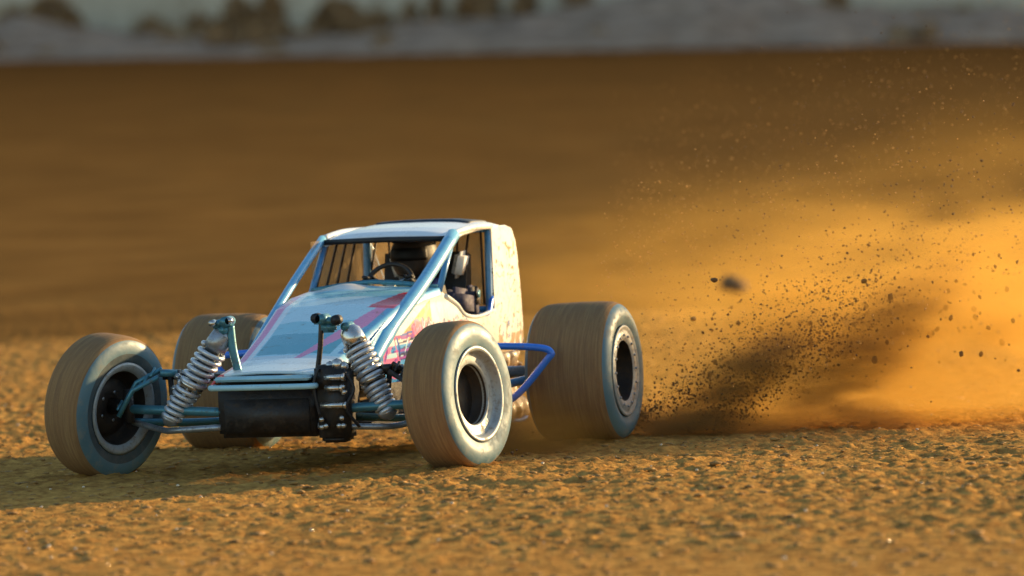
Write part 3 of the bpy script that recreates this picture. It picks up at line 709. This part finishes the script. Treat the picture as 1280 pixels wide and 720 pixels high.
for sx in (-1, 1):
    b = len(J); J += [dl(sx*.155, 1.97, .725), dl(sx*.20, 1.80, .62), dl(sx*.14, 1.62, .76), dl(sx*.118, 1.575, .80)]
    E += [(2, b), (b, b+1), (b+1, b+2), (b+2, b+3)]; rad += [.062, .047, .034, .028]
    b = len(J); J += [dl(sx*.09, 1.84, .42), dl(sx*.13, 1.52, .54), dl(sx*.10, 1.20, .40), dl(sx*.10, 1.12, .46)]
    E += [(0, b), (b, b+1), (b+1, b+2), (b+2, b+3)]; rad += [.085, .06, .04, .03]
body = skin_mesh('body', J, E, rad, M['suit'], drv)
# gloved hands with separate fingers closed round the rim
for sx in (-1, 1):
    hx, hy, hz = sx*.118, 1.575, .80
    J = [dl(hx, hy, hz), dl(hx, hy-.035, hz+.015), dl(hx, hy-.055, hz+.02)]; E = [(0, 1), (1, 2)]; rad = [.026, (.022, .030), .020]
    for k in range(4):
        oz = (k-1.5)*.019; L_ = (.9, 1., .95, .75)[k]; b = len(J)
        J += [dl(hx+sx*.004, hy-.055, hz+.02+oz), dl(hx+sx*.010, hy-.055-.026*L_, hz+.026+oz), dl(hx-sx*.012, hy-.055-.036*L_, hz+.022+oz), dl(hx-sx*.024, hy-.045, hz+.018+oz)]
        E += [(2, b), (b, b+1), (b+1, b+2), (b+2, b+3)]; rad += [.010, .0095, .009, .0075]
    b = len(J); J += [dl(hx-sx*.022, hy-.015, hz+.035), dl(hx-sx*.036, hy-.035, hz+.05), dl(hx-sx*.03, hy-.055, hz+.055)]; E += [(1, b), (b, b+1), (b+1, b+2)]; rad += [.012, .010, .008]
    skin_mesh('glove', J, E, rad, M['glove'], drv, 1)
# helmet
m = MB(); b = bmesh.new(); bmesh.ops.create_uvsphere(b, u_segments=40, v_segments=28, radius=1)
for v in b.verts:
    x, y, z = v.co; 
    y2 = y*.138*(1.06 if y > 0 else 1.0); x2 = x*.118; z2 = z*.125
    if z < -.35 and y < .1: y2 -= .035*(1-abs(x))*min(1, (-z-.35)*2.5)
    if z < -.8: z2 = -.8*.125
    v.co = (x2, y2, z2)
b.verts.index_update(); m._add([v.co.copy() for v in b.verts], [[q.index for q in f.verts] for f in b.faces]); b.free()
hel = m.build('helmet', M['helmet'], drv); hel.location = dl(0, 1.925, .935)
m = MB(); vs = []; nu = 20
for j in range(5):
    for i in range(nu+1):
        a = -math.pi*.62/2+math.pi*.62*i/nu; z_ = -.02+.065*j/4
        rr_ = math.sqrt(max(.01, 1-(z_/.125)**2))
        vs.append((math.sin(a)*.121*rr_, -math.cos(a)*.142*rr_, z_))
m._add(vs, [[j*(nu+1)+i, j*(nu+1)+i+1, (j+1)*(nu+1)+i+1, (j+1)*(nu+1)+i] for j in range(4) for i in range(nu)])
vz = m.build('visor', M['visor'], hel); vz.modifiers.new('s', 'SOLIDIFY').thickness = .004
m = MB(); m.poly([(-.12, .07), (-.235, .10), (-.235, .107), (-.11, .095)], -.07, .07); m.build('helmet_peak', M['helmet'], hel)
HM = mat('blue_harness', (.06, .08, .3), .8)
for sx in (-1, 1):
    m = MB(); m.tube(smooth_path([dl(sx*.07, 2.05, .80), dl(sx*.085, 1.90, .735), dl(sx*.06, 1.83, .60), dl(0, 1.80, .50)]), .017, 8)
    m.build('harness_strap', HM, drv)

# ================================================================== flying dirt and dust
def spray_pts(n, x0, y0, ang_lo, ang_hi, dmax, elev=None):
    pass
W_ = []; SZ = []
def addp(px, py, sz): W_.append((px, py)); SZ.append(sz)
def jet(n, base, dirv, length, spread, szr, power=1.):
    base = np.array(base); dirv = np.array(dirv); out = []
    for _ in range(n):
        t = rng.random()**power; p = base+dirv*length*t
        s_ = spread*(.12+t); p = p+rng.normal(0, 1, 3)*np.array([s_, s_*1.2, s_*.8]); p[2] -= .12*t*t
        if p[2] > gz_fast(p[0], p[1])+.0: out.append(p)
    return out, [szr[0]+(szr[1]-szr[0])*rng.random()**3 for _ in out]
def gz_fast(x, y): return .02-.024*min(2.6, max(-1, y))
pts = []; szs = []
for args in [(2400, (.98, 2.15, .0), (.72, .25, .42), 1.25, .13, (.001, .0085)),
             (3000, (1.5, 2.2, .0), (.62, .3, .58), 1.3, .18, (.001, .0085)),
             (1700, (1.35, 2.2, .0), (.66, .35, .52), 1.35, .10, (.002, .008)),
             (2600, (1.0, 2.2, .05), (.80, .45, .50), 2.6, .26, (.0015, .009)),
             (1500, (.9, 2.2, .15), (.62, .6, .75), 2.3, .34, (.0015, .006)),
             (260, (.45, 1.55, .0), (.6, .2, .22), .5, .05, (.002, .010)),
             (200, (.75, .3, .0), (.3, .9, .12), .6, .05, (.002, .010))]:
    a, b = jet(*args); pts += a; szs += b
# fine lit grains hanging high over the plume, spread in depth
gp = []; gs = []
for _ in range(3600):
    d_ = rng.uniform(19.0, 38); s_ = rng.uniform(.5, 2.7)*d_/23; d_ = max(d_, 25.5) if s_ < 1.0 else d_; q_ = (s_*23/d_)/2.6; z_ = .45+rng.normal(0, .12)+rng.random()**.8*1.15*min(1, .2+q_)
    x, y = at(s_, d_); gp.append(np.array([x, y, z_*d_/26+.15])); gs.append(.0016+.0042*rng.random()**2)
me = scatter_mesh('airborne_grains', np.array(gp), gs, (1, .8, .75), vel=True); me.materials.append(mat('sunlit_grain', (.58, .29, .06), .6, var=.4))
o = link(bpy.data.objects.new('airborne_grains', me)); tag(o, 'fine golden grains hanging high in the air above the dust', 'grains', kind='stuff')
me = scatter_mesh('flying_soil', np.array(pts), szs, (1, .8, .75), vel=True); me.materials.append(M['clod'])
o = link(bpy.data.objects.new('flying_soil', me)); tag(o, 'spray of fine soil grains thrown up behind the rear wheel', 'flying soil', kind='stuff')
# individual clods
def cmesh(k):
    v, f = clod_template(20+k, 2); me = np_mesh('dirt_clod', v, f); me.materials.append(M['clod']); me.polygons.foreach_set('use_smooth', np.ones(len(f), dtype=bool)); return me
CM = [cmesh(k) for k in range(6)]
first = None
for k in range(140):
    t = rng.random(); x = 1.25+2.1*t+rng.normal(0, .12); y = 2.3+1.0*rng.random(); z = .22+.62*rng.random()**.9*(.55+.6*t)
    o = bpy.data.objects.new('dirt_clod', CM[k % 6]) if first is None else first.copy(); first = first or o
    o.data = CM[k % 6]; link(o); r_ = .006+.009*rng.random()**2; o.scale = (r_*1.3, r_, r_*.8); o.location = (x, y, z); o.rotation_euler = rng.uniform(0, 6.28, 3)
    tag(o, 'small dark clod of earth flying through the golden dust behind the buggy', 'dirt clod', 'clods of earth flying in the dust')
CB = CM[2].copy(); CB.materials.clear(); CB.materials.append(mat('pale_brown_clod', (.17, .09, .03), .95))
def ray(px, py, d_):
    v = fw+r2*((px-640)/6200)-u2*((py-360)/6200); return CAMP+v*d_
o = bpy.data.objects.new('dirt_clod', CB); link(o); o.location = ray(916, 355, 14.6); o.scale = (.040, .034, .021); o.rotation_euler = (.3, .2, .1)
tag(o, 'largest and blurriest earth clod, hanging in the air right of the rear tyre', 'dirt clod')
for (px, py) in ((893, 350),): 
    o = bpy.data.objects.new('dirt_clod', CM[1]); link(o); o.location = ray(px, py, 24.); o.scale = (.018, .014, .012)
    tag(o, 'dark clod touching the left edge of the largest blurry clod', 'dirt clod')

def dust_material(name, dens, col, aniso, blobs, nscale, lo, hi, stretch=(1, 1, 1)):
    """blobs: list of (centre, radii, weight, rotY) in world metres"""
    m = bpy.data.materials.new(name); nt, N, L = nodes(m); N.clear()
    out = N.new('ShaderNodeOutputMaterial'); pv = N.new('ShaderNodeVolumePrincipled'); L.new(pv.outputs[0], out.inputs['Volume'])
    pv.inputs['Color'].default_value = (*col, 1); pv.inputs['Anisotropy'].default_value = aniso
    g = N.new('ShaderNodeTexCoord'); tot = None
    for c, r_, w_, ry in blobs:
        mp = N.new('ShaderNodeMapping'); mp.vector_type = 'TEXTURE'; L.new(g.outputs['Object'], mp.inputs[0]); mp.inputs['Location'].default_value = c; mp.inputs['Rotation'].default_value = (0, -ry, 0); mp.inputs['Scale'].default_value = r_
        ln = N.new('ShaderNodeVectorMath'); ln.operation = 'LENGTH'; L.new(mp.outputs[0], ln.inputs[0])
        mr = N.new('ShaderNodeMapRange'); mr.interpolation_type = 'SMOOTHERSTEP'; L.new(ln.outputs['Value'], mr.inputs[0]); mr.inputs[1].default_value = 1.; mr.inputs[2].default_value = 0.; mr.inputs[3].default_value = 0; mr.inputs[4].default_value = w_
        if tot is None: tot = mr.outputs[0]
        else:
            ad = N.new('ShaderNodeMath'); ad.operation = 'ADD'; L.new(tot, ad.inputs[0]); L.new(mr.outputs[0], ad.inputs[1]); tot = ad.outputs[0]
    mp = N.new('ShaderNodeMapping'); mp.inputs['Rotation'].default_value = (0, R(35), 0); mp.inputs['Scale'].default_value = stretch; L.new(g.outputs['Object'], mp.inputs[0])
    n_ = N.new('ShaderNodeTexNoise'); n_.inputs['Scale'].default_value = nscale; n_.inputs['Detail'].default_value = 4; n_.inputs['Roughness'].default_value = .6; L.new(mp.outputs[0], n_.inputs['Vector'])
    mr = N.new('ShaderNodeMapRange'); L.new(n_.outputs['Fac'], mr.inputs[0]); mr.inputs[1].default_value = lo; mr.inputs[2].default_value = hi
    mu = N.new('ShaderNodeMath'); mu.operation = 'MULTIPLY'; L.new(tot, mu.inputs[0]); L.new(mr.outputs[0], mu.inputs[1])
    m2 = N.new('ShaderNodeMath'); m2.operation = 'MULTIPLY'; L.new(mu.outputs[0], m2.inputs[0]); m2.inputs[1].default_value = dens; L.new(m2.outputs[0], pv.inputs['Density'])
    try: m.volume_intensity = 1
    except Exception: pass
    return m
def vol_box(name, lo, hi, mt, label):
    c = [(a+b)/2 for a, b in zip(lo, hi)]; d = [b-a for a, b in zip(lo, hi)]
    m = MB(); m.box(c, d); o = m.build(name, mt); tag(o, label, 'dust', kind='stuff'); return o
GOLD = (1., .60, .13)
dm = dust_material('golden_dust', 1.45, GOLD, .5,
    [((2.35, 3.1, .40), (1.65, 1.7, .90), 1.7, .12), ((3.9, 3.7, .30), (2.2, 2.2, .75), .12, 0), ((2.3, 3.4, .85), (2.0, 1.8, .85), .20, .2), ((1.5, 2.6, .2), (1.3, 1.0, .6), .9, .5), ((.6, 1.9, .05), (.8, .8, .30), 1.0, 0), ((1.0, 4.2, .5), (2.2, 1.8, 1.0), .30, .0), ((.72, 1.15, .05), (.65, .55, .34), 2.0, 0), ((2.6, 3.0, .25), (1.5, 1.2, .5), .8, .3)],
    2.2, .41, .62, (.45, .8, 1.4))
vol_box('dust_cloud', (-.4, .6, -.25), (6.4, 6.6, 2.3), dm, 'golden backlit dust cloud drifting behind the rear wheel')
dk = dust_material('dark_dust', 17.0, (.46, .24, .08), .1,
    [((1.55, 2.3, .20), (.80, .30, .22), 1.0, .60), ((2.2, 2.45, .34), (.90, .32, .30), .9, .70), ((1.35, 2.2, .03), (.85, .35, .13), 1.3, -.05), ((2.2, 2.4, .05), (.5, .3, .13), .7, -.2), ((.66, 1.25, .03), (.55, .5, .24), .7, 0)],
    6.0, .36, .66, (.45, 1, 1.8))
vol_box('soil_plume', (.1, .9, -.2), (3.2, 3.0, .95), dk, 'dense dark plumes of thrown soil low behind the rear wheel')
